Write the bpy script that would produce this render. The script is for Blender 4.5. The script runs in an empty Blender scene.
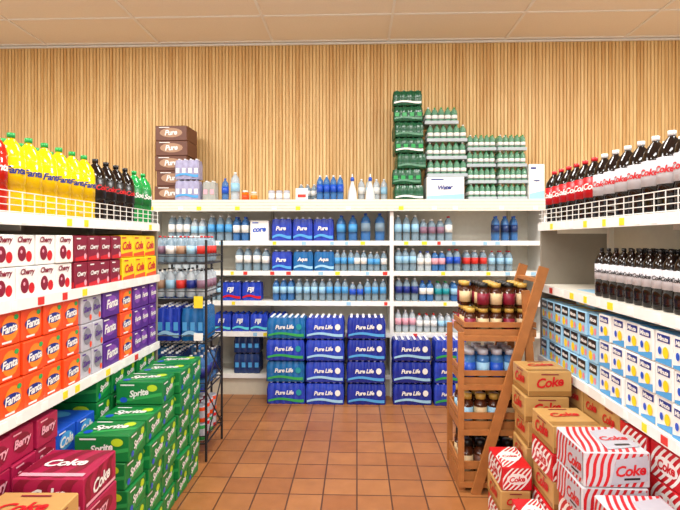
import bpy, math, random
from mathutils import Matrix, Vector
random.seed(7)
scene=bpy.context.scene
scene.view_settings.view_transform='Standard'
rnd=random.uniform

# ------------------------------------------------------------ materials
def lin(h):
    h=h.lstrip('#'); o=[]
    for i in (0,2,4):
        c=int(h[i:i+2],16)/255
        o.append(c/12.92 if c<=0.04045 else ((c+0.055)/1.055)**2.4)
    return (*o,1)
MATS={}
def mat(name,col,rough=0.4,metal=0.0,alpha=1.0,var=0.06,scale=30,spec=0.5,trans=0.0):
    m=bpy.data.materials.new(name); m.use_nodes=True
    nt=m.node_tree; b=nt.nodes['Principled BSDF']
    b.inputs['Roughness'].default_value=rough; b.inputs['Metallic'].default_value=metal
    b.inputs['Alpha'].default_value=alpha
    b.inputs['Specular IOR Level'].default_value=spec
    b.inputs['Transmission Weight'].default_value=trans
    c=lin(col)
    tc=nt.nodes.new('ShaderNodeTexCoord'); n=nt.nodes.new('ShaderNodeTexNoise'); n.inputs['Scale'].default_value=scale
    mx=nt.nodes.new('ShaderNodeMix'); mx.data_type='RGBA'
    mx.inputs[6].default_value=tuple(max(0,x*(1-var)) for x in c[:3])+(1,)
    mx.inputs[7].default_value=tuple(min(1,x*(1+var)) for x in c[:3])+(1,)
    nt.links.new(tc.outputs['Object'],n.inputs['Vector']); nt.links.new(n.outputs['Fac'],mx.inputs[0])
    nt.links.new(mx.outputs[2],b.inputs['Base Color'])
    MATS[name]=m; return m
P=dict(
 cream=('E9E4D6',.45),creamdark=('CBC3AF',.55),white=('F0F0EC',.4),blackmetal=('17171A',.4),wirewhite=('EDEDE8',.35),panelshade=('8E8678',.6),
 tagyellow=('F4DD2A',.5),tagwhite=('F7F7F2',.5),tagred=('D8322A',.5),
 orange=('F2501A',.4),orangelt=('FB8A22',.4),navy=('1B2E86',.4),blue=('1F55C8',.3),bluelt=('4FA3E0',.35),skyblue=('9CCDEA',.4),
 red=('CC1420',.4),maroon=('82102F',.4),magenta=('A81A48',.4),pinklt=('E9A9B8',.4),yellow=('F6D313',.4),lime=('B9DB2A',.4),
 green=('0F7D3A',.4),greendk=('0B5A34',.35),greenlt=('32A552',.4),purple=('552588',.4),violet=('8148AC',.4),silver=('B9BAC4',.35),
 silverlt=('CFCED4',.35),silverdk=('85858F',.35),gold=('C49A5C',.4),golddk=('9E743C',.4),tan=('D8BE92',.6),brown=('6A4030',.5),brownlt=('B08A6E',.6),
 black=('121113',.35),cap_white=('F4F4F4',.35),cap_green=('19A04B',.35),teal=('1594A0',.35),aqua=('5CC7D6',.35),
 kraft=('B88C5A',.7),grey=('8d8d8d',.5),pink=('E889A0',.4),mauve=('8C6A80',.4),lid_gold=('C9A24A',.3))
for k,(c,r) in P.items(): mat(k,c,r)
mat('cola','140A08',.08); mat('soda_yellow','F4CC06',.1); mat('soda_red','C8200F',.1); mat('soda_green','1E9A48',.1); mat('soda_orange','F0700F',.1)
mat('pet','97B2C4',.12,alpha=.62); mat('petblue','467FC0',.12,alpha=.74); mat('petgreen','70A98A',.12,alpha=.7); mat('petwhite','C6D2DA',.15,alpha=.78)
mat('film_blue','2842B6',.18,var=.4,scale=22); mat('film_deep','1B2F98',.18,var=.4,scale=22); mat('film_teal','1C68A8',.2,var=.4,scale=18)
mat('film_green','165436',.22,var=.5,scale=40); mat('film_clear','C9D2D0',.2,alpha=.5); mat('film_violet','A4A2C4',.25,var=.3)
mat('brownglass','34170B',.08); mat('brownjar','45200F',.1); mat('wood_display','B0713A',.55,var=.25,scale=18); mat('darkwrap','22386A',.22,var=.35)
mat('tile_white','F0E8D9',.85,var=.05,scale=60)

def wood_wall():
    m=bpy.data.materials.new('oak_slats'); m.use_nodes=True; nt=m.node_tree; b=nt.nodes['Principled BSDF']; b.inputs['Roughness'].default_value=.5
    tc=nt.nodes.new('ShaderNodeTexCoord'); mp=nt.nodes.new('ShaderNodeMapping'); mp.inputs['Scale'].default_value=(60,60,2.2)
    n=nt.nodes.new('ShaderNodeTexNoise'); n.inputs['Scale'].default_value=1; n.inputs['Detail'].default_value=5
    g=nt.nodes.new('ShaderNodeNewGeometry')
    ad=nt.nodes.new('ShaderNodeMath'); ad.operation='MULTIPLY_ADD'; ad.inputs[1].default_value=.25
    r=nt.nodes.new('ShaderNodeValToRGB')
    r.color_ramp.elements[0].position=.35; r.color_ramp.elements[0].color=lin('CB9C5C')
    r.color_ramp.elements[1].position=.85; r.color_ramp.elements[1].color=lin('EDCC90')
    L=nt.links.new
    L(tc.outputs['Object'],mp.inputs[0]); L(mp.outputs[0],n.inputs['Vector']); L(g.outputs['Random Per Island'],ad.inputs[0]); L(n.outputs['Fac'],ad.inputs[2])
    L(ad.outputs[0],r.inputs[0]); L(r.outputs[0],b.inputs['Base Color']); MATS['oak_slats']=m
wood_wall(); mat('oak_back','AE8148',.8)
def floor_mat():
    m=bpy.data.materials.new('quarry_tile'); m.use_nodes=True; nt=m.node_tree; b=nt.nodes['Principled BSDF']; L=nt.links.new
    tc=nt.nodes.new('ShaderNodeTexCoord'); br=nt.nodes.new('ShaderNodeTexBrick'); br.offset=0; br.offset_frequency=1
    br.inputs['Scale'].default_value=1; br.inputs['Brick Width'].default_value=.2; br.inputs['Row Height'].default_value=.2
    br.inputs['Mortar Size'].default_value=.005; br.inputs['Mortar Smooth'].default_value=.2
    br.inputs['Color1'].default_value=lin('B37845'); br.inputs['Color2'].default_value=lin('A26638'); br.inputs['Mortar'].default_value=lin('5E3820')
    n=nt.nodes.new('ShaderNodeTexNoise'); n.inputs['Scale'].default_value=9; n.inputs['Detail'].default_value=6
    mx=nt.nodes.new('ShaderNodeMix'); mx.data_type='RGBA'; mx.blend_type='MULTIPLY'; mx.inputs[0].default_value=.5
    rp=nt.nodes.new('ShaderNodeValToRGB'); rp.color_ramp.elements[0].color=(.65,.6,.55,1); rp.color_ramp.elements[0].position=.3; rp.color_ramp.elements[1].position=.7
    L(tc.outputs['Object'],br.inputs['Vector']); L(tc.outputs['Object'],n.inputs['Vector']); L(n.outputs['Fac'],rp.inputs[0])
    L(br.outputs['Color'],mx.inputs[6]); L(rp.outputs[0],mx.inputs[7]); L(mx.outputs[2],b.inputs['Base Color'])
    b.inputs['Roughness'].default_value=.38
    bp=nt.nodes.new('ShaderNodeBump'); bp.inputs['Strength'].default_value=.3; bp.inputs['Distance'].default_value=.003; bp.invert=True
    L(br.outputs['Fac'],bp.inputs['Height']); L(bp.outputs[0],b.inputs['Normal']); MATS['quarry_tile']=m
floor_mat()
em=bpy.data.materials.new('diffuser'); em.use_nodes=True; eb=em.node_tree.nodes['Principled BSDF']
eb.inputs['Emission Color'].default_value=(1,.98,.95,1); eb.inputs['Emission Strength'].default_value=2; MATS['diffuser']=em

# ------------------------------------------------------------ mesh builder
class B:
    def __init__(s): s.v=[];s.f=[];s.m=[];s.sm=[];s.slots=[]
    def slot(s,n):
        if n not in s.slots: s.slots.append(n)
        return s.slots.index(n)
    def add(s,vs,fs,mt,M=None,smooth=False):
        o=len(s.v)
        if M is not None: vs=[M@Vector(v) for v in vs]
        s.v.extend([tuple(v) for v in vs])
        if isinstance(mt,str): mt=[mt]*len(fs)
        for f,k in zip(fs,mt):
            s.f.append([i+o for i in f]); s.m.append(s.slot(k)); s.sm.append(smooth)
    def build(s,name):
        me=bpy.data.meshes.new(name); me.from_pydata(s.v,[],s.f)
        for k in s.slots: me.materials.append(MATS[k])
        me.polygons.foreach_set('material_index',s.m); me.polygons.foreach_set('use_smooth',s.sm); me.update()
        ob=bpy.data.objects.new(name,me); scene.collection.objects.link(ob); return ob
    def box(s,x0,x1,y0,y1,z0,z1,mt,ch=0.0,M=None):
        if ch<=0:
            vs=[(x,y,z) for x in (x0,x1) for y in (y0,y1) for z in (z0,z1)]
            fs=[(0,1,3,2),(4,6,7,5),(0,4,5,1),(2,3,7,6),(0,2,6,4),(1,5,7,3)]
            s.add(vs,fs,mt,M); return
        lo=(x0,y0,z0);hi=(x1,y1,z1);vs=[];idx={}
        for sx in (0,1):
            for sy in (0,1):
                for sz in (0,1):
                    sg=(sx,sy,sz)
                    for a in range(3):
                        p=[]
                        for k in range(3):
                            e=hi[k] if sg[k] else lo[k]
                            if k!=a: e+= -ch if sg[k] else ch
                            p.append(e)
                        idx[(sg,a)]=len(vs); vs.append(tuple(p))
        fs=[]
        for a in range(3):
            b,c=(a+1)%3,(a+2)%3
            for sa in (0,1):
                q=[]
                for sb,sc in ((0,0),(1,0),(1,1),(0,1)):
                    g=[0,0,0];g[a]=sa;g[b]=sb;g[c]=sc;q.append(idx[(tuple(g),a)])
                fs.append(q if sa else q[::-1])
            for sb in (0,1):
                for sc in (0,1):
                    g0=[0,0,0];g0[b]=sb;g0[c]=sc;g1=list(g0);g1[a]=1;g0=tuple(g0);g1=tuple(g1)
                    q=[idx[(g0,b)],idx[(g1,b)],idx[(g1,c)],idx[(g0,c)]]
                    fs.append(q if (sb^sc) else q[::-1])
        for sx in (0,1):
            for sy in (0,1):
                for sz in (0,1):
                    g=(sx,sy,sz); q=[idx[(g,0)],idx[(g,1)],idx[(g,2)]]
                    fs.append(q if (sx+sy+sz)%2==1 else q[::-1])
        s.add(vs,fs,mt,M)
    def rod(s,p,q,r,mt,n=6):
        p=Vector(p);q=Vector(q);d=(q-p).normalized();a=d.orthogonal().normalized();b=d.cross(a)
        vs=[];
        for e in (p,q):
            for i in range(n):
                t=2*math.pi*i/n; vs.append(e+a*r*math.cos(t)+b*r*math.sin(t))
        fs=[(i,(i+1)%n,n+(i+1)%n,n+i) for i in range(n)]+[tuple(range(n))[::-1],tuple(range(n,2*n))]
        s.add(vs,fs,mt)
    def plank(s,p,q,w,t,mt,up=(0,1,0)):
        p=Vector(p);q=Vector(q);d=(q-p).normalized();u=Vector(up).normalized();c=d.cross(u).normalized();u=c.cross(d)
        vs=[e+c*w/2*a+u*t/2*b for e in (p,q) for a,b in ((-1,-1),(1,-1),(1,1),(-1,1))]
        s.add(vs,[(0,1,2,3),(7,6,5,4),(0,4,5,1),(1,5,6,2),(2,6,7,3),(3,7,4,0)],mt)
    def lathe(s,x,y,z,prof,mts,n=14):
        vs=[];fs=[];mm=[]
        for r,h in prof:
            for i in range(n):
                t=2*math.pi*i/n; vs.append((x+r*math.cos(t),y+r*math.sin(t),z+h))
        for k in range(len(prof)-1):
            for i in range(n):
                j=(i+1)%n; fs.append((k*n+i,k*n+j,(k+1)*n+j,(k+1)*n+i)); mm.append(mts[k])
        s.add(vs,fs,mm,smooth=True)
    def poly(s,F,pts,mt,k=1):
        O,R,U,N=F
        s.add([O+R*a+U*b+N*(.0012*k) for a,b in pts],[tuple(range(len(pts)))],mt)
    def disc(s,F,cx,cy,rx,ry,mt,k=1,n=14):
        s.poly(F,[(cx+rx*math.cos(2*math.pi*i/n),cy+ry*math.sin(2*math.pi*i/n)) for i in range(n)],mt,k)
    def text(s,F,t,cx,cy,w,mt,k=2,rot=0,maxh=None):
        vs,fs,asp=textgeo(t)
        if maxh and w*asp>maxh: w=maxh/asp
        O,R,U,N=F; c,d=math.cos(rot),math.sin(rot)
        s.add([O+R*(cx+w*(a*c-b*d))+U*(cy+w*(a*d+b*c))+N*(.0012*k) for a,b in vs],fs,mt)
    def curvtext(s,x,y,z,r,ang,t,w,mt):
        vs,fs,asp=textgeo(t); o=[]
        for a,b in vs:
            th=ang+a*w/r; o.append((x+(r+.0022)*math.cos(th),y+(r+.0022)*math.sin(th),z+b*w))
        s.add(o,fs,mt)
TC={}
def textgeo(t):
    if t in TC: return TC[t]
    cu=bpy.data.curves.new('t','FONT'); cu.body=t; cu.resolution_u=2; cu.shear=.25; cu.offset=.03; cu.space_character=.92
    ob=bpy.data.objects.new('t',cu); scene.collection.objects.link(ob)
    dg=bpy.context.evaluated_depsgraph_get(); dg.update()
    me=bpy.data.meshes.new_from_object(ob.evaluated_get(dg))
    vs=[(v.co.x,v.co.y) for v in me.vertices]; fs=[tuple(p.vertices) for p in me.polygons]
    bpy.data.objects.remove(ob); bpy.data.meshes.remove(me); bpy.data.curves.remove(cu)
    xs=[a for a,b in vs];ys=[b for a,b in vs]; w=max(xs)-min(xs);cx=(max(xs)+min(xs))/2;cy=(max(ys)+min(ys))/2
    TC[t]=([((a-cx)/w,(b-cy)/w) for a,b in vs],fs,(max(ys)-min(ys))/w); return TC[t]

# ------------------------------------------------------------ products
def bottle(b,x,y,z,r,h,body,label,cap,lab=(.32,.62),ang=None,txt=None,tm='white',n=14,cr=.3):
    hi=max(lab[1],.66)
    f=[(0,0),(.82,0),(1,.04),(.96,.14),(1,.22),(1,lab[0]),(1.015,lab[0]),(1.015,lab[1]),(1,lab[1]),(.99,hi+.02),(.86,.79),(.5,.88),(cr-.04,.93),(cr-.04,.94),(cr+.02,.94),(cr+.02,1),(0,1)]
    m=[body]*6+[label]+[body]*6+[cap]*3
    b.lathe(x,y,z,[(r*a,h*c) for a,c in f],m,n)
    if txt: b.curvtext(x,y,z+h*(lab[0]*.45+lab[1]*.55),r*1.015,ang,txt,r*1.5,tm)
def can(b,x,y,z,r,h,m1,m2):
    b.lathe(x,y,z,[(0,0),(r*.8,0),(r,h*.06),(r,h*.3),(r,h*.7),(r,h*.9),(r*.85,h),(r*.8,h*.98),(0,h*.98)],[ 'silver','silver',m1,m2,m1,'silver','silver','silver'],12)
def jar(b,x,y,z,r,h,body,label,lid):
    b.lathe(x,y,z,[(0,0),(r*.9,0),(r,h*.05),(r,h*.15),(r*1.01,h*.15),(r*1.01,h*.6),(r,h*.6),(r,h*.75),(r*.75,h*.84),(r*.8,h*.84),(r*.8,h),(0,h)],[body]*4+[label]+[body]*3+[lid]*3,12)

def stripes(b,F,w,h,m,n=5,k=1,sl=.35):
    st=w/n
    for i in range(n):
        x0=-w/2+i*st+st*.1
        x1=x0+st*.45; d=h*sl*.5
        L=[];Rr=[]
        for q in range(7):
            t=q/6; yy=-h/2+.004+t*(h-.008); off=(t-.5)*2*d+math.sin(t*6.28)*st*.18
            L.append((min(w/2-.005,max(-w/2+.004,x0+off)),yy)); Rr.append((min(w/2-.004,max(-w/2+.005,x1+off)),yy))
        for q in range(6): b.poly(F,[L[q],Rr[q],Rr[q+1],L[q+1]],m,k)
def D_fanta(b,F,w,h):
    b.disc(F,w*.05,0,w*.36,h*.38,'orangelt',1); b.disc(F,w*.3,h*.3,w*.1,h*.08,'greenlt',2)
    b.disc(F,0,0,w*.37,h*.17,'navy',2); b.text(F,'Fanta',0,0,w*.66,'white',3,.08,h*.3)
    b.poly(F,[(-w*.3,-h*.42),(w*.1,-h*.42),(w*.1,-h*.36),(-w*.3,-h*.36)],'white',2)
def mk(text,base_disc,tcol,band=None,second=None,tw=.72):
    def f(b,F,w,h):
        if band: b.poly(F,[(-w/2+.004,-h/2+.004),(w/2-.004,-h/2+.004),(w/2-.004,-h*.24),(-w/2+.004,-h*.34)],band,1)
        if base_disc: b.disc(F,0,h*.03,w*.36,h*.32,base_disc,1)
        b.text(F,text,0,h*.04,w*tw,tcol,3,.06,h*.38)
        b.poly(F,[(-w*.38,h*.36),(-w*.05,h*.36),(-w*.05,h*.41),(-w*.38,h*.41)],tcol,2)
        if second: b.disc(F,w*.3,-h*.3,w*.1,h*.12,second,2)
    return f
def D_cherry(b,F,w,h):
    b.disc(F,-w*.14,-h*.1,w*.2,h*.25,'maroon',1); b.disc(F,w*.2,-h*.2,w*.15,h*.18,'red',1); b.text(F,'Cherry',0,h*.32,w*.75,'maroon',2,0,h*.25)
    b.disc(F,-w*.18,-h*.04,w*.05,h*.06,'pinklt',2)
def D_sprite(b,F,w,h):
    b.poly(F,[(-w/2+.004,-h*.42),(w/2-.004,-h*.1),(w/2-.004,h*.05),(-w/2+.004,-h*.3)],'greenlt',1)
    b.disc(F,w*.28,h*.24,w*.11,h*.15,'lime',1); b.disc(F,-w*.33,-h*.28,w*.08,h*.12,'blue',2)
    b.text(F,'Sprite',0,0,w*.62,'white',3,.15,h*.38)
    b.poly(F,[(-w*.4,h*.34),(-w*.1,h*.34),(-w*.1,h*.4),(-w*.4,h*.4)],'white',2)
def D_coke_sw(b,F,w,h):
    stripes(b,F,w,h,'maroon',3); b.text(F,'Coke',0,0,w*.6,'white',3,.1,h*.42); b.poly(F,[(-w*.45,-h*.44),(w*.45,-h*.44),(w*.45,-h*.34),(-w*.45,-h*.34)],'pinklt',2)
def D_gold(b,F,w,h):
    b.poly(F,[(-w/2+.004,-h*.46),(w/2-.004,-h*.46),(w/2-.004,-h*.28),(-w/2+.004,-h*.28)],'golddk',1)
    b.text(F,'Coke',0,h*.08,w*.62,'red',3,.12,h*.46)
    b.poly(F,[(-w*.2,h*.36),(w*.2,h*.36),(w*.2,h*.4),(-w*.2,h*.4)],'maroon',2)
def D_diet(b,F,w,h):
    stripes(b,F,w*.98,h,'red',9,1,.25); b.poly(F,[(-w*.1,-h*.42),(w*.46,-h*.3),(w*.46,h*.42),(-w*.02,h*.3)],'silver',2); b.text(F,'Coke',w*.2,0,w*.46,'red',3,.1,h*.45)
    b.poly(F,[(w*.1,-h*.28),(w*.34,-h*.26),(w*.34,-h*.2),(w*.1,-h*.22)],'black',3)
def D_redwhite(b,F,w,h):
    stripes(b,F,w,h,'white',6,1,.8); b.disc(F,0,0,w*.34,h*.24,'white',2); b.text(F,'Coke',0,0,w*.52,'red',3,.1,h*.4)
def D_mm(b,F,w,h):
    b.poly(F,[(-w*.42,h*.05),(w*.42,h*.05),(w*.42,h*.45),(-w*.42,h*.45)],'black',1); b.text(F,'Minute',0,h*.25,w*.7,'white',2,0,h*.28)
    b.disc(F,-w*.15,-h*.22,w*.2,h*.2,'yellow',1); b.disc(F,w*.22,-h*.22,w*.12,h*.15,'pink',1)
def D_lem(b,F,w,h):
    b.poly(F,[(-w/2+.004,-h/2+.004),(w/2-.004,-h/2+.004),(w/2-.004,-h*.22),(-w/2+.004,-h*.38)],'bluelt',1)
    b.disc(F,w*.14,-h*.1,w*.17,h*.18,'yellow',2); b.disc(F,-w*.2,-h*.08,w*.1,h*.12,'blue',2)
    b.poly(F,[(-w*.36,h*.2),(w*.36,h*.2),(w*.36,h*.43),(-w*.36,h*.43)],'navy',1); b.text(F,'Minute',0,h*.315,w*.6,'white',3,0,h*.18)
DES=dict(fanta=('orange',D_fanta),cherry=('white',D_cherry),maroon=('maroon',mk('Cherry',None,'white','red','pinklt')),
 squirt=('yellow',mk('Cola',None,'red','orange')),silver=('silver',mk('Zero','silverdk','purple',None,'orange')),
 grape=('purple',mk('Fanta','violet','white')),sprite=('green',D_sprite),cc=('magenta',D_coke_sw),gold=('gold',D_gold),
 diet=('silverlt',D_diet),rw=('red',D_redwhite),mm=('skyblue',D_mm),lem=('white',D_lem),blue=('blue',mk('Cola','bluelt','white')),
 drpink=('magenta',mk('Berry','maroon','pinklt')),brownbox=('brown',mk('Pure','brownlt','white',None,None,.4)),whitebox=('white',mk('Water',None,'navy','skyblue',None,.4)),
 core=('white',mk('core',None,'blue')))
def sbox(b,cx,cy,z0,sx,sy,h,des,faces,rot=0,ch=.004):
    base,fn=DES[des]
    M=Matrix.Translation((cx,cy,z0))@Matrix.Rotation(rot,4,'Z')
    b.box(-sx/2,sx/2,-sy/2,sy/2,0,h,base,ch,M)
    R3=M.to_3x3()
    for f in faces:
        if f=='px': O,R,U,N,w,hh=(sx/2,0,h/2),(0,1,0),(0,0,1),(1,0,0),sy,h
        elif f=='nx': O,R,U,N,w,hh=(-sx/2,0,h/2),(0,-1,0),(0,0,1),(-1,0,0),sy,h
        elif f=='ny': O,R,U,N,w,hh=(0,-sy/2,h/2),(1,0,0),(0,0,1),(0,-1,0),sx,h
        elif f=='tl': O,R,U,N,w,hh=(0,0,h),(0,1,0),(-1,0,0),(0,0,1),sy,sx
        elif f=='tr': O,R,U,N,w,hh=(0,0,h),(0,-1,0),(1,0,0),(0,0,1),sy,sx
        elif f=='tf': O,R,U,N,w,hh=(0,0,h),(1,0,0),(0,1,0),(0,0,1),sx,sy
        fn(b,(M@Vector(O),R3@Vector(R),R3@Vector(U),R3@Vector(N)),w,hh)
def fillside(b,side,xf,y0,y1,z0,layers,h,des,w=.145,depth=.38):
    n=max(1,round((y1-y0)/w)); w=(y1-y0)/n
    fx='px' if side<0 else 'nx'
    for i in range(n):
        for k in range(layers):
            j=rnd(0,.014)
            cx=xf+side*(depth/2+j)
            fc=[fx]+(['ny'] if i==0 else [])+(['tl' if side<0 else 'tr'] if k==layers-1 else [])
            sbox(b,cx,y0+(i+.5)*w,z0+k*h,depth,w-.006,h-.003,des,fc,rnd(-.01,.01))

def filmpack(b,x0,y0,z0,nx,ny,r,h,film,label='white',txt=None,tm='white',acc=None,rot=0,capm=None,tw=.5,acc2=None):
    W=2*r*nx; Dp=2*r*ny
    M=Matrix.Translation((x0+W/2,y0+Dp/2,z0))@Matrix.Rotation(rot,4,'Z')@Matrix.Translation((-W/2,-Dp/2,0))
    out=[]
    def side(p,d,nrm,n):
        for i in range(n):
            for s in (0,.2,.5,.8):
                a=(i+s)*2*r; o=-r*.32*(1-math.sin(math.pi*s))
                out.append((p[0]+d[0]*a+nrm[0]*o,p[1]+d[1]*a+nrm[1]*o))
    side((0,0),(1,0),(0,-1),nx); side((W,0),(0,1),(1,0),ny); side((W,Dp),(-1,0),(0,1),nx); side((0,Dp),(0,-1),(-1,0),ny)
    N=len(out); cx,cy=W/2,Dp/2; vs=[]
    rings=[(0,.03),(.04,0),(.36,.004),(.40,.012),(.44,.004),(.66,0),(.80,.03),(.92,.06)]
    for zf,ins in rings:
        for (a,c) in out:
            vs.append((a+(cx-a)*ins*1.0,c+(cy-c)*ins*1.4,h*zf))
    fs=[];
    for k in range(len(rings)-1):
        for i in range(N):
            j=(i+1)%N; fs.append((k*N+i,k*N+j,(k+1)*N+j,(k+1)*N+i))
    b.add(vs,fs,film,M,True)
    t=len(rings)-1
    b.add([vs[t*N+i] for i in range(N)]+[vs[i] for i in range(N)],[tuple(range(N)),tuple(range(N,2*N))[::-1]],film,M)
    cm=capm or film
    for i in range(nx):
        for j in range(ny):
            px,py=(2*i+1)*r,(2*j+1)*r
            px+=(cx-px)*.06;py+=(cy-py)*.08
            q=M@Vector((px,py,0))
            b.lathe(q.x,q.y,z0,[(r*.62,h*.9),(r*.45,h*.95),(r*.38,h*.955),(r*.38,h),(0,h)],[film,film,cm,cm],8)
    R3=M.to_3x3()
    F=(M@Vector((cx,-.001,h*.42)),R3@Vector((1,0,0)),Vector((0,0,1)),R3@Vector((0,-1,0))); w=W
    if acc:
        n=10; lo=[];hi=[]
        for q in range(n+1):
            t=q/n; a=-w*.46+t*w*.92; c=-h*.24+math.sin(t*5)*h*.07
            lo.append((a,c-h*.06*(1-t)-.002)); hi.append((a,c+h*.1*t+.004))
        for q in range(n): b.poly(F,[lo[q],lo[q+1],hi[q+1],hi[q]],acc,1)
    if acc2: b.disc(F,w*.33,h*.12,w*.07,h*.14,acc2,1)
    if txt: b.text(F,txt,-w*.04,h*.12,w*tw,tm,3,.03,h*.3)
    elif label:
        for i in range(nx): b.poly(F,[((i+.22)*2*r-W/2,-h*.12),((i+.78)*2*r-W/2,-h*.12),((i+.78)*2*r-W/2,h*.12),((i+.22)*2*r-W/2,h*.12)],label,1)

# ------------------------------------------------------------ room
def planebox(name,*a):
    b=B(); b.box(*a); return b.build(name)
planebox('floor',-4.6,4.3,-2.5,5.6,-.06,0,'quarry_tile')
CZ=3.6
b=B(); b.box(-4.6,4.3,-2.5,5.6,CZ,CZ+.08,'tile_white')
y=5.36
while y>-2.5:
    b.box(-4.55,4.25,y-.0125,y+.0125,CZ-.008,CZ,'white'); y-=.61
x=-4.55
while x<4.3:
    b.box(x-.0125,x+.0125,-2.5,5.4,CZ-.0081,CZ,'white'); x+=1.22
b.build('ceiling')
b=B(); b.box(-4.6,4.3,5.42,5.6,0,CZ,'oak_back')
x=-4.5
while x<4.19:
    w=.036
    b.box(x,x+w-.0055,5.41,5.421,0,CZ,'oak_slats',.004); x+=w
b.build('wall_back')
planebox('wall_left',-4.7,-4.5,-2.5,5.6,0,CZ,'cream')
planebox('wall_right',4.2,4.4,-2.5,5.6,0,CZ,'cream')
b=B(); b.box(-4.5,4.2,5.385,5.407,CZ-.028,CZ-.009,'white'); b.build('trim_1')

# ------------------------------------------------------------ gondolas (side)
def tags(b,side,x,y0,y1,z):
    y=y0+.05
    while y<y1-.08:
        m=random.choice(['tagwhite','tagwhite','tagyellow','tagwhite','tagyellow','tagwhite','tagred'])
        w=rnd(.03,.05)
        if side<0: b.box(x,x+.002,y,y+w,z-.036,z-.004,m)
        else: b.box(x-.002,x,y,y+w,z-.036,z-.004,m)
        y+=rnd(.08,.2)
def gondola(side,xf,y0,y1,zs,name,depth=.46):
    b=B(); s=side; xb=xf+s*depth
    def bx(xa,xc,*r): b.box(min(xa,xc),max(xa,xc),*r)
    bx(xb,xb+s*.04,y0,y1,0,1.85,'creamdark')
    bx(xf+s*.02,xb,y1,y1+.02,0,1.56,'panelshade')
    bx(xf,xb,y0,y1,.13,.15,'cream'); bx(xf+s*.03,xf+s*.05,y0,y1,0,.13,'creamdark')
    for z in zs:
        bx(xf,xb,y0,y1,z-.022,z,'cream')
        bx(xf-s*.001,xf+s*.012,y0,y1,z-.042,z+.004,'white')
        tags(b,s,xf-s*.001,y0,y1,z)
        yy=y0
        while yy<=y1:
            bx(xf+s*.12,xb,yy,yy+.006,z-.06,z-.022,'cream'); yy+=(y1-y0)/2-.004
    for yy in (y0,y1-.03,(y0+y1)/2):
        bx(xb-s*.03,xb,yy,yy+.03,0,1.85,'cream')
    z=zs[0]
    for k in range(4):
        b.rod((xf+s*.006,y0,z+.008+k*.026),(xf+s*.006,y1,z+.008+k*.026),.0022,'wirewhite',5)
    yy=y0
    while yy<=y1:
        b.rod((xf+s*.006,yy,z),(xf+s*.006,yy,z+.088),.0026,'wirewhite',5); yy+=.075
    yy=y0+.3
    while yy<=y1:
        for k in range(3): b.rod((xf+s*.006,yy,z+.03+k*.028),(xb,yy,z+.03+k*.028),.002,'wirewhite',4)
        yy+=.6
    return b.build(name)
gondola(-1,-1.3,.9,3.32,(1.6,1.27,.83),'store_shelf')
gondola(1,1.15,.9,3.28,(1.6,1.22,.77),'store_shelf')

def row2l(name,side,xf,y0,y1,z,body,label,cap,txt,tm,rows=3,r=.052,h=.325,lab=(.36,.68),n=16):
    b=B(); k=max(1,round((y1-y0)/(2*r+.003))); st=(y1-y0)/k
    for j in range(rows):
        for i in range(k):
            x=xf+side*(.065+r*.2+j*(2*r+.004)); yy=y0+(i+.5)*st
            ang=(0 if side<0 else math.pi)+(-.5 if side<0 else .5)+rnd(-.25,.25)
            bottle(b,x,yy,z,r,h,body,label,cap,lab,ang,txt if j==0 else None,tm,n,cr=.27)
    b.build(name)
row2l('red_soda_bottles',-1,-1.3,1.1,1.93,1.6,'soda_red','soda_red','cap_green','Fanta','white')
row2l('yellow_soda_bottles',-1,-1.3,1.93,2.58,1.6,'soda_yellow','soda_yellow','cap_green','Fanta','navy')
row2l('cola_bottles',-1,-1.3,2.58,3.04,1.6,'cola','black','black','Coke','red')
row2l('green_soda_bottles',-1,-1.3,3.04,3.3,1.6,'soda_green','green','cap_green','Soda','white')
row2l('diet_cola_bottles',1,1.15,1.0,2.62,1.6,'cola','silverlt','cap_white','Coke','red')
row2l('red_label_cola_bottles',1,1.15,2.62,3.26,1.6,'cola','red','red','Cola','white')
row2l('small_cola_bottles',1,1.15,1.0,2.62,1.22,'cola','silverlt','black','Coke','black',rows=4,r=.033,h=.24)

def grp(name,calls):
    b=B()
    for c in calls: c(b)
    b.build(name)
L=-1.31
grp('cherry_soda_cartons',[lambda b:fillside(b,-1,L,1.0,2.32,1.27,2,.127,'cherry',w=.13),lambda b:fillside(b,-1,L,2.33,2.8,1.27,2,.127,'maroon',w=.13)])
grp('yellow_soda_cartons',[lambda b:fillside(b,-1,L,2.81,3.3,1.27,2,.13,'squirt')])
grp('orange_soda_cartons',[lambda b:fillside(b,-1,L,1.0,2.38,.83,3,.134,'fanta',w=.135),lambda b:fillside(b,-1,L,2.79,2.94,.83,3,.132,'fanta')])
grp('grape_soda_cartons',[lambda b:fillside(b,-1,L,2.39,2.6,.83,3,.132,'silver',w=.105),lambda b:fillside(b,-1,L,2.6,2.78,.83,3,.132,'grape',w=.18),lambda b:fillside(b,-1,L,2.95,3.3,.83,3,.132,'grape',w=.117)])
grp('berry_soda_cartons',[lambda b:fillside(b,-1,L,1.0,2.2,.15,5,.122,'drpink',w=.16),lambda b:fillside(b,-1,L,2.2,2.52,.15,4,.125,'blue',w=.16)])
grp('lemon_lime_soda_cartons',[lambda b:fillside(b,-1,L,2.55,3.3,.15,5,.13,'sprite',w=.15)])
b=B()
for (yc,ln,lay,xc,wd) in ((2.36,.19,5,-1.16,.25),(2.57,.19,5,-1.15,.25),(2.78,.19,6,-1.16,.25),(2.99,.19,6,-1.15,.25),(3.2,.19,6,-1.15,.25)):
    for k in range(lay):
        sbox(b,xc+rnd(-.012,.012),yc,k*.124,wd,ln,.121,'sprite',['px','ny']+(['tf'] if k==lay-1 else []),rnd(-.03,.03))
b.build('lemon_lime_carton_stack')
b=B()
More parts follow.
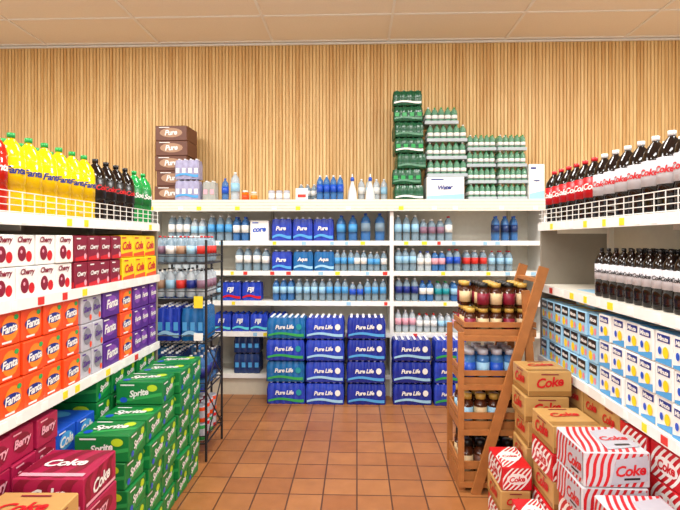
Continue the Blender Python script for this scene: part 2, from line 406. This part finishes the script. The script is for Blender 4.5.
for k in range(5):
    d='cc'
    sbox(b,-1.14+rnd(-.01,.01),1.98,k*.124,.27,.26,.121,d if k!=3 else 'drpink',['px','ny']+(['tf'] if k==4 else []),rnd(-.03,.03))
    sbox(b,-1.14+rnd(-.01,.01),1.68,k*.118,.27,.26,.115,'gold' if k==4 else d,['px','ny']+(['tf'] if k==4 else []),rnd(-.03,.03))
b.build('cherry_cola_carton_stack')
R=1.16
grp('lemonade_cartons',[lambda b:fillside(b,1,R,1.0,2.5,.77,3,.127,'lem',w=.115),lambda b:fillside(b,1,R,2.52,3.26,.77,3,.122,'mm',w=.105),
  lambda b:sbox(b,1.34,2.82,.77+.366,.2,.22,.085,'mm',['nx','ny'])])
grp('cola_cartons',[lambda b:fillside(b,1,R,1.0,2.3,.15,4,.14,'rw',w=.2),lambda b:fillside(b,1,R,2.3,3.26,.15,4,.145,'gold',w=.19)])
b=B()
for k in range(5):
    sbox(b,1.0+rnd(-.008,.008),2.12,k*.138,.25,.27,.135,'diet' if k!=2 else 'rw',['nx','ny']+(['tf'] if k==4 else []),rnd(-.03,.03))
for k in range(4):
    sbox(b,1.01+rnd(-.008,.008),1.80,k*.138,.24,.27,.135,'diet' if k%2 else 'rw',['nx','ny']+(['tf'] if k==3 else []),rnd(-.03,.03))
    sbox(b,1.01,1.50,k*.13,.24,.27,.127,'rw',['nx','ny']+(['tf'] if k==3 else []),rnd(-.03,.03))
b.build('diet_cola_carton_stack')
b=B()
for k in range(6): sbox(b,1.01+rnd(-.01,.01),2.84,k*.135,.23,.24,.132,'gold',['nx','ny']+(['tf'] if k==5 else []),rnd(-.03,.03))
for k in range(5): sbox(b,1.01+rnd(-.01,.01),2.50,k*.13,.23,.26,.127,'gold' if k not in(1,3) else 'rw',['nx','ny']+(['tf'] if k==4 else []),rnd(-.03,.03))
for k in range(3): sbox(b,.80+rnd(-.005,.005),2.72,k*.12,.15,.26,.117,'gold' if k==1 else 'rw',['nx','ny','tf'],0)
for k in range(2): sbox(b,.82+rnd(-.005,.005),2.40,k*.12,.13,.24,.117,'gold' if k==0 else 'rw',['nx','ny','tf'],0)
b.build('gold_cola_carton_stack')

# ------------------------------------------------------------ back shelving
b=B(); X0,X1=-2.1,1.80; YF=4.9; YB=5.34
b.box(X0,X1,YB,YB+.03,0,1.86,'cream')
b.box(X0,X1,YF+.02,YF+.04,0,.17,'creamdark'); b.box(X0,X1,YF,YB,.17,.2,'cream'); b.box(X0,X1,YF-.005,YF,.165,.205,'white')
for z in (.61,.91,1.2,1.49):
    b.box(X0,X1,YF,YB,z-.02,z,'cream'); b.box(X0,X1,YF-.012,YF,z-.042,z+.003,'white')
    x=X0+.05
    while x<X1-.1:
        b.box(x,x+rnd(.03,.05),YF-.014,YF-.012,z-.036,z-.004,random.choice(['tagwhite','tagyellow','tagwhite','skyblue','tagred','tagwhite'])); x+=rnd(.09,.2)
b.box(X0,X1,YF-.05,YB,1.86,1.88,'cream'); b.box(X0,X1,YF-.065,YF-.05,1.775,1.885,'cream')
for z in(1.80,1.83,1.86): b.box(X0,X1,YF-.067,YF-.065,z-.002,z+.002,'creamdark')
x=X0+.1
while x<X1-.1:
    b.box(x,x+.045,YF-.068,YF-.0655,1.785,1.82,random.choice(['tagwhite','tagyellow'])); x+=rnd(.15,.5)
for x in (-2.1,.315,X1-.035): b.box(x,x+.035,YF-.02,YB,0,1.86,'white')
for x in (-.9,1.55): b.box(x,x+.03,YB-.04,YB,0,1.86,'creamdark')
b.build('beverage_shelf')

def rowb(b,x0,x1,z,r,h,body,label,cap,rows=2,lab=(.35,.65),n=10,skip=0,jit=.004):
    k=max(1,int((x1-x0)/(2*r+.003))); st=(x1-x0)/k
    pick=lambda v,g:v if isinstance(v,str) else v[g%len(v)]
    g=0;c=0;gl=3;hs=1
    for i in range(k):
        if c>=gl: g+=1;c=0;gl=random.choice((2,3,4));hs=rnd(.8,1.03)
        c+=1
        for j in range(rows):
            if random.random()<skip: continue
            bottle(b,x0+(i+.5)*st+rnd(-jit,jit),YF+.03+r+j*(2*r+.006),z,r,h*hs,pick(body,g),pick(label,g),pick(cap,g),lab,n=n)
b=B()
rowb(b,-1.86,-1.48,1.49,.034,.25,['pet','petwhite'],['white','skyblue'],'cap_white'); rowb(b,-1.47,-1.05,1.49,.035,.25,['pet','petblue'],['bluelt','white','skyblue'],['cap_white','blue'])
rowb(b,.36,.93,1.49,.036,.25,'pet',['skyblue','mauve','white','pinklt'],['cap_white','cap_white','red'],skip=.05); rowb(b,1.3,1.56,1.49,.033,.24,'petblue',['darkwrap','navy'],['blue','black'])
rowb(b,-.21,.02,1.49,.042,.25,'petblue','bluelt','blue'); rowb(b,.02,.29,1.49,.048,.27,'petblue','pet','blue')
rowb(b,-1.86,-1.5,1.2,.034,.23,'petwhite',['mauve','white'],['red','cap_white']); rowb(b,-1.2,-.85,1.2,.036,.23,'pet','white','cap_white')
rowb(b,-.22,.29,1.2,.03,.2,'pet',['bluelt','white'],'cap_white'); rowb(b,.37,1.0,1.2,.033,.22,['pet','petwhite','petblue'],['skyblue','white','pinklt','blue'],['cap_white','blue','cap_white','red']); rowb(b,1.02,1.5,1.2,.033,.2,'pet',['tagred','skyblue','white'],['cap_white','red'],skip=.1)
rowb(b,-1.86,-1.3,.91,.034,.2,'pet',['white','skyblue'],['red','cap_white'])
rowb(b,-.83,-.3,.91,.032,.21,['petblue','pet'],'skyblue','cap_white'); rowb(b,-.3,.29,.91,.032,.21,'pet',['bluelt','blue'],'cap_white'); rowb(b,.37,1.05,.91,.034,.22,['pet','petblue'],['navy','white','teal','skyblue'],['cap_white','blue','cap_green']); rowb(b,1.06,1.5,.91,.03,.2,'petblue',['skyblue','white','tagred'],'cap_white')
rowb(b,.37,1.05,.61,.031,.21,'petwhite',['pinklt','white','skyblue'],['cap_white','tagred']); rowb(b,1.1,1.5,.61,.034,.21,'pet','blue','cap_white')
b.build('water_bottles')
def packs(b,x0,n,z,r,h,nx,ny,film,txt,tm='white',acc=None,label=None,capm='cap_white',tw=.5):
    x=x0
    for i in range(n):
        filmpack(b,x,YF+.03+rnd(0,.01),z,nx,ny,r,h,film,label,txt,tm,acc=acc,rot=rnd(-.012,.012),capm=capm,tw=tw); x+=2*r*nx+.006
b=B()
packs(b,-.83,3,1.49,.033,.23,3,2,'film_blue','Pure','white','bluelt')
packs(b,-.83,1,1.2,.033,.2,3,2,'film_blue','Pure','white','bluelt');packs(b,-.62,2,1.2,.033,.2,3,2,'film_teal','Aqua','white','skyblue')
packs(b,-1.40,4,.61,.029,.18,3,3,'film_blue','FIJI','white','aqua',capm='blue',tw=.6)
packs(b,-1.32,2,.91,.032,.19,3,2,'film_blue','FIJI','white','red',tw=.55)
packs(b,-1.2,1,.2,.032,.2,4,3,'darkwrap',None,label='bluelt');packs(b,-1.2,1,.4,.032,.17,4,3,'darkwrap',None,label='bluelt')
packs(b,-1.75,2,.2,.032,.25,3,3,'darkwrap','Aqua')
sbox(b,-.95,5.03,1.49,.18,.18,.2,'core',['ny'])
b.build('bottled_water_packs')
b=B()
cols=[(-.825,4,'film_blue','greenlt','teal'),(-.47,4,'film_blue','skyblue','white'),(-.09,4,'film_deep','bluelt','white'),(.325,3,'film_deep','skyblue','white'),(.70,3,'film_blue','greenlt','teal')]
for ci,(x,lay,f,a,a2) in enumerate(cols):
    for k in range(lay):
        nx=6 if ci!=4 else 5
        ff='film_teal' if (ci==0 and k in (1,3)) else f
        filmpack(b,x+rnd(-.006,.006),4.63+rnd(0,.02),k*.2,nx,4,.0295,.2,ff,None,'Pure Life','white',acc=a,acc2=a2,rot=rnd(-.012,.012),tw=.48,capm='cap_white')
b.build('water_case_stack')

# ------------------------------------------------------------ things on the top shelf
T=1.887
b=B()
for k in range(5): sbox(b,-1.84+rnd(-.01,.01),5.15,T+k*.15,.32,.3,.147,'brownbox',['ny'],rnd(-.03,.03))
b.build('brown_carton_stack')
b=B()
for k in range(2):filmpack(b,-1.76,4.87,T+k*.2,4,2,.03,.2,'film_violet','white',acc='bluelt',capm='cap_white')
filmpack(b,-1.50,4.9,T,2,2,.032,.19,'film_clear','pinklt',capm='cap_white')
b.build('wrapped_bottle_pack')
b=B(); bottle(b,-1.3,5.0,T,.035,.22,'petblue','blue','blue'); bottle(b,-1.2,5.0,T,.045,.28,'petwhite','skyblue','cap_white'); 
jar(b,-1.1,5,T,.035,.1,'soda_orange','orange','white');jar(b,-1.02,5.03,T,.035,.09,'tan','orangelt','white')
b.build('loose_bottles')
b=B()
for i in range(3): can(b,-.84+i*.075,5.0,T,.033,.1,'silver','white')
b.box(-.60,-.48,4.98,4.985,T,T+.12,'white'); b.box(-.60,-.48,4.985,5.03,T,T+.006,'white')
b.box(-.58,-.50,4.978,4.98,T+.03,T+.06,'tagred')
can(b,-.42,5.1,T,.03,.1,'white','grey')
b.build('shelf_cans')
b=B(); rr=.032
for i in range(3):
    for j in range(2): bottle(b,-.56+i*.066,5.1+j*.07,T,rr,.17,'pet','white','cap_white',n=10)
for i in range(4):
    for j in range(2): bottle(b,-.36+i*.066,4.95+j*.07,T,rr,.24,'petblue','blue','cap_white',n=10)
b.build('water_bottle_pack')
b=B()
for x in (-.045,.13):
    b.lathe(x,5.0,T,[(0,0),(.045,0),(.048,.02),(.04,.09),(.018,.16),(.013,.19),(.018,.19),(.018,.22),(.008,.23),(.006,.26),(0,.26)],['white']*5+['blue']+['blue']*2+['white']*2,12)
for i in range(4): bottle(b,.045+i*.075,5.1,T,.034,.22,'petwhite','skyblue' if i%2 else 'white','cap_white',n=10)
b.build('white_squeeze_bottles')
b=B()
for k in range(7): filmpack(b,.345+rnd(-.02,.02)+(.02 if k<3 else 0),4.93,T+k*.152,4,4,.0355,.152,'film_green','cap_green' if k%2 else None,None,'white',acc='petgreen' if k%3 else 'white',rot=rnd(-.06,.06),capm='petgreen')
b.build('green_water_case_stack')
def clearcase(b,x0,y0,z0,nx,ny,r,h,rot=0):
    M=Matrix.Translation((x0,y0,z0))
    b.box(-.005,2*r*nx+.005,-.005,2*r*ny+.005,0,h*.2,'petwhite',.004,M)
    for i in range(nx):
        for j in range(ny):
            if 0<i<nx-1 and j>1: continue
            bottle(b,x0+(2*i+1)*r,y0+(2*j+1)*r,z0+.006,r*.96,h-.008,'petgreen','white' ,'cap_green' if (i*7+j*3)%5 else 'cap_white',n=9,lab=(.3,.52))
b=B()
sbox(b,.85,5.07,T,.36,.28,.22,'whitebox',['ny'])
for k in range(3): clearcase(b,.68+rnd(-.01,.01),4.95,T+.222+k*.17,6,4,.0315,.168)
clearcase(b,.66,4.95,T+.222+.51,5,4,.0315,.168)
for k in range(4): clearcase(b,1.07+rnd(-.01,.01),4.95,T+.0+k*.158,5,4,.0265,.156)
for k in range(4): clearcase(b,1.36+rnd(-.01,.01),4.95,T+k*.158,5,4,.027,.156)
b.build('clear_water_case_stack')
b=B(); sbox(b,1.72,5.0,T,.15,.12,.34,'whitebox',['ny']); b.build('white_carton')

# ------------------------------------------------------------ black wire rack
b=B()
xa,xb_,ya,yb=-1.40,-1.02,3.42,3.82
RZ=(.12,.48,.80,1.10,1.34)
for x in (xa,xb_):
    for y in (ya,yb): b.rod((x,y,0),(x,y,1.5),.009,'blackmetal',8)
for z in RZ:
    for y in (ya,yb): b.rod((xa,y,z),(xb_,y,z),.006,'blackmetal'); b.rod((xa,y,z+.05),(xb_,y,z+.05),.004,'blackmetal')
    for x in (xa,xb_): b.rod((x,ya,z),(x,yb,z),.006,'blackmetal'); b.rod((x,ya,z+.05),(x,yb,z+.05),.004,'blackmetal')
    for i in range(1,14):
        x=xa+(xb_-xa)*i/14; b.rod((x,ya,z),(x,yb,z),.0025,'blackmetal',5)
for z0,z1 in ((.12,.48),(.48,.8)):
    b.rod((xb_,ya,z0),(xb_,yb,z1),.005,'blackmetal'); b.rod((xb_,yb,z0),(xb_,ya,z1),.005,'blackmetal')
b.box(xb_-.08,xb_-.02,ya-.014,ya-.008,1.04,1.12,'tagyellow')
b.box(xb_-.08,xb_-.02,ya-.014,ya-.008,.82,.87,'tagwhite')
b.build('wire_rack')
b=B()
MIX=['mauve','white','brownlt','skyblue','tagred','navy']
for i in range(5):
    for j in range(4):
        x=xa+.045+i*.072; y=ya+.05+j*.085
        bottle(b,x,y,1.348,.032,.18,'pet',MIX[i],'cap_white' if i%2 else 'red',n=10)
        bottle(b,x,y,1.108,.032,.19,'petwhite',MIX[(i+2)%6],'cap_white' if i%2 else 'black',n=10)
        if i>2: bottle(b,x,y,.488,.032,.22,'petblue','navy','cap_white',n=10)
        can(b,x,y,.128,.032,.12,'red' if (i+j)%2 else 'greenlt','silver'); can(b,x,y,.25,.032,.12,['maroon','orange','blue'][i%3],'silver')
b.build('rack_bottles')
b=B()
filmpack(b,xa+.03,ya+.02,.49,3,5,.027,.24,'darkwrap','bluelt',acc='blue',capm='cap_white')
for i in range(2): filmpack(b,xa+.03+i*.17,ya+.02,.81,3,5,.027,.24,'film_teal' if i else 'film_blue','bluelt',acc='skyblue',capm='cap_white')
b.build('rack_water_packs')
b=B(); xa,xb_,ya,yb=-1.85,-1.28,4.05,4.45
for x in (xa,xb_):
    for y in (ya,yb): b.rod((x,y,0),(x,y,1.3),.01,'blackmetal',8)
for z in (.1,.42,.72,1.0):
    b.box(xa,xb_,ya,yb,z-.012,z,'blackmetal'); b.box(xa,xb_,ya-.012,ya,z-.02,z+.03,'blackmetal')
b.build('wire_rack')
b=B()
for z in (.1,.42,.72,1.0):
    for i in range(3): filmpack(b,xa+.02+i*.185,ya+.02,z,3,4,.03,.22,'film_teal' if z in(.42,1.0) else 'film_blue','white',acc='blue',capm='cap_white')
b.build('rack_water_packs')

# ------------------------------------------------------------ wooden display with crates
b=B(); W='wood_display'
def crate(x0,x1,y0,y1,z,h):
    b.box(x0,x1,y0,y1,z,z+.015,W)
    for k in range(2):
        zz=z+.015+k*(h*.52)
        hh=h*.38
        b.box(x0,x1,y0,y0+.012,zz,zz+hh,W); b.box(x0,x1,y1-.012,y1,zz,zz+hh,W)
        b.box(x0,x0+.012,y0+.012,y1-.012,zz,zz+hh,W); b.box(x1-.012,x1,y0+.012,y1-.012,zz,zz+hh,W)
TX0,TX1,TY0,TY1=.61,.98,3.08,3.40
crate(TX0,TX1,TY0,TY1,.05,.12); crate(TX0+.0,TX1,TY0,TY1,.36,.1); crate(TX0+.02,TX1,TY0,TY1,.63,.08); crate(TX0+.03,TX1+.09,TY0,TY1,.92,.08)
for y in (TY0-.03,TY1+.02):
    b.plank((.70,y-.012,0),(1.10,y-.012,1.34),.055,.022,W)
    b.plank((1.07,y+.012,0),(1.0,y+.012,1.2),.045,.022,W)
    b.plank((.62,y+.012,0.03),(.62,y+.012,.95),.035,.02,W)
for z,x in ((.2,.76),(1.26,1.075)): b.plank((x,TY0-.03,z),(x,TY1+.02,z),.04,.02,W,up=(0,0,1))
for z in (.03,.34,.61,.90): b.box(TX0,1.05,TY0-.03,TY0-.01,z,z+.03,W)
for x,z in ((TX0,.0),(TX1-.04,.0)): b.box(x,x+.04,TY0,TY1,0,.05,W)
b.build('wooden_crate_display')
b=B()
for i in range(5):
    for j in range(4):
        X=TX0+.08+i*.078; Y=TY0+.055+j*.072
        jar(b,X,Y,.936,.036,.15,'brownjar','tan' if (i+j)%3 else 'maroon','lid_gold')
        if i>0 or j>1: jar(b,X,Y,1.087,.036,.15,'brownjar','maroon' if (i+j)%2 else 'tan','black' if i%2 else 'lid_gold')
for i in range(4):
    for j in range(3):
        jar(b,TX0+.075+i*.083,TY0+.06+j*.09,.646,.04,.19,'petblue','skyblue' if i%2 else 'blue','silver')
        jar(b,TX0+.06+i*.083,TY0+.06+j*.09,.376,.04,.19,'brownjar','tan' if (i+j)%2 else 'skyblue','lid_gold')
        jar(b,TX0+.06+i*.083,TY0+.06+j*.09,.066,.04,.22,'brownjar','brown' if i%2 else 'tan','black')
b.build('glass_drink_jars')

# ------------------------------------------------------------ lights
for (x,y) in ((-2.6,3.3),(0,3.0),(2.6,3.3),(-2.4,.9),(0,.6),(2.4,.9),(-1.3,-1.5),(1.3,-1.5)):
    b=B(); b.box(x-.62,x+.62,y-.32,y+.32,CZ-.05,CZ-.009,'white'); b.box(x-.57,x+.57,y-.27,y+.27,CZ-.054,CZ-.05,'diffuser')
    o=b.build('ceiling_light')
    l=bpy.data.lights.new('tube','AREA'); l.shape='RECTANGLE'; l.size=1.1; l.size_y=.5; l.energy=57; l.color=(1,.985,.955)
    lo=bpy.data.objects.new('tube',l); scene.collection.objects.link(lo); lo.location=(x,y,CZ-.06); lo.parent=o
w=bpy.data.worlds.new('world'); scene.world=w; w.use_nodes=True
w.node_tree.nodes['Background'].inputs[0].default_value=(1,.99,.97,1); w.node_tree.nodes['Background'].inputs[1].default_value=1.3

cam=bpy.data.cameras.new('camera'); co=bpy.data.objects.new('camera',cam); scene.collection.objects.link(co)
co.location=(0,0,1.5); co.rotation_euler=(math.radians(90),0,math.radians(1.9)); cam.lens=27; cam.sensor_width=36; cam.shift_y=-15/680
scene.camera=co
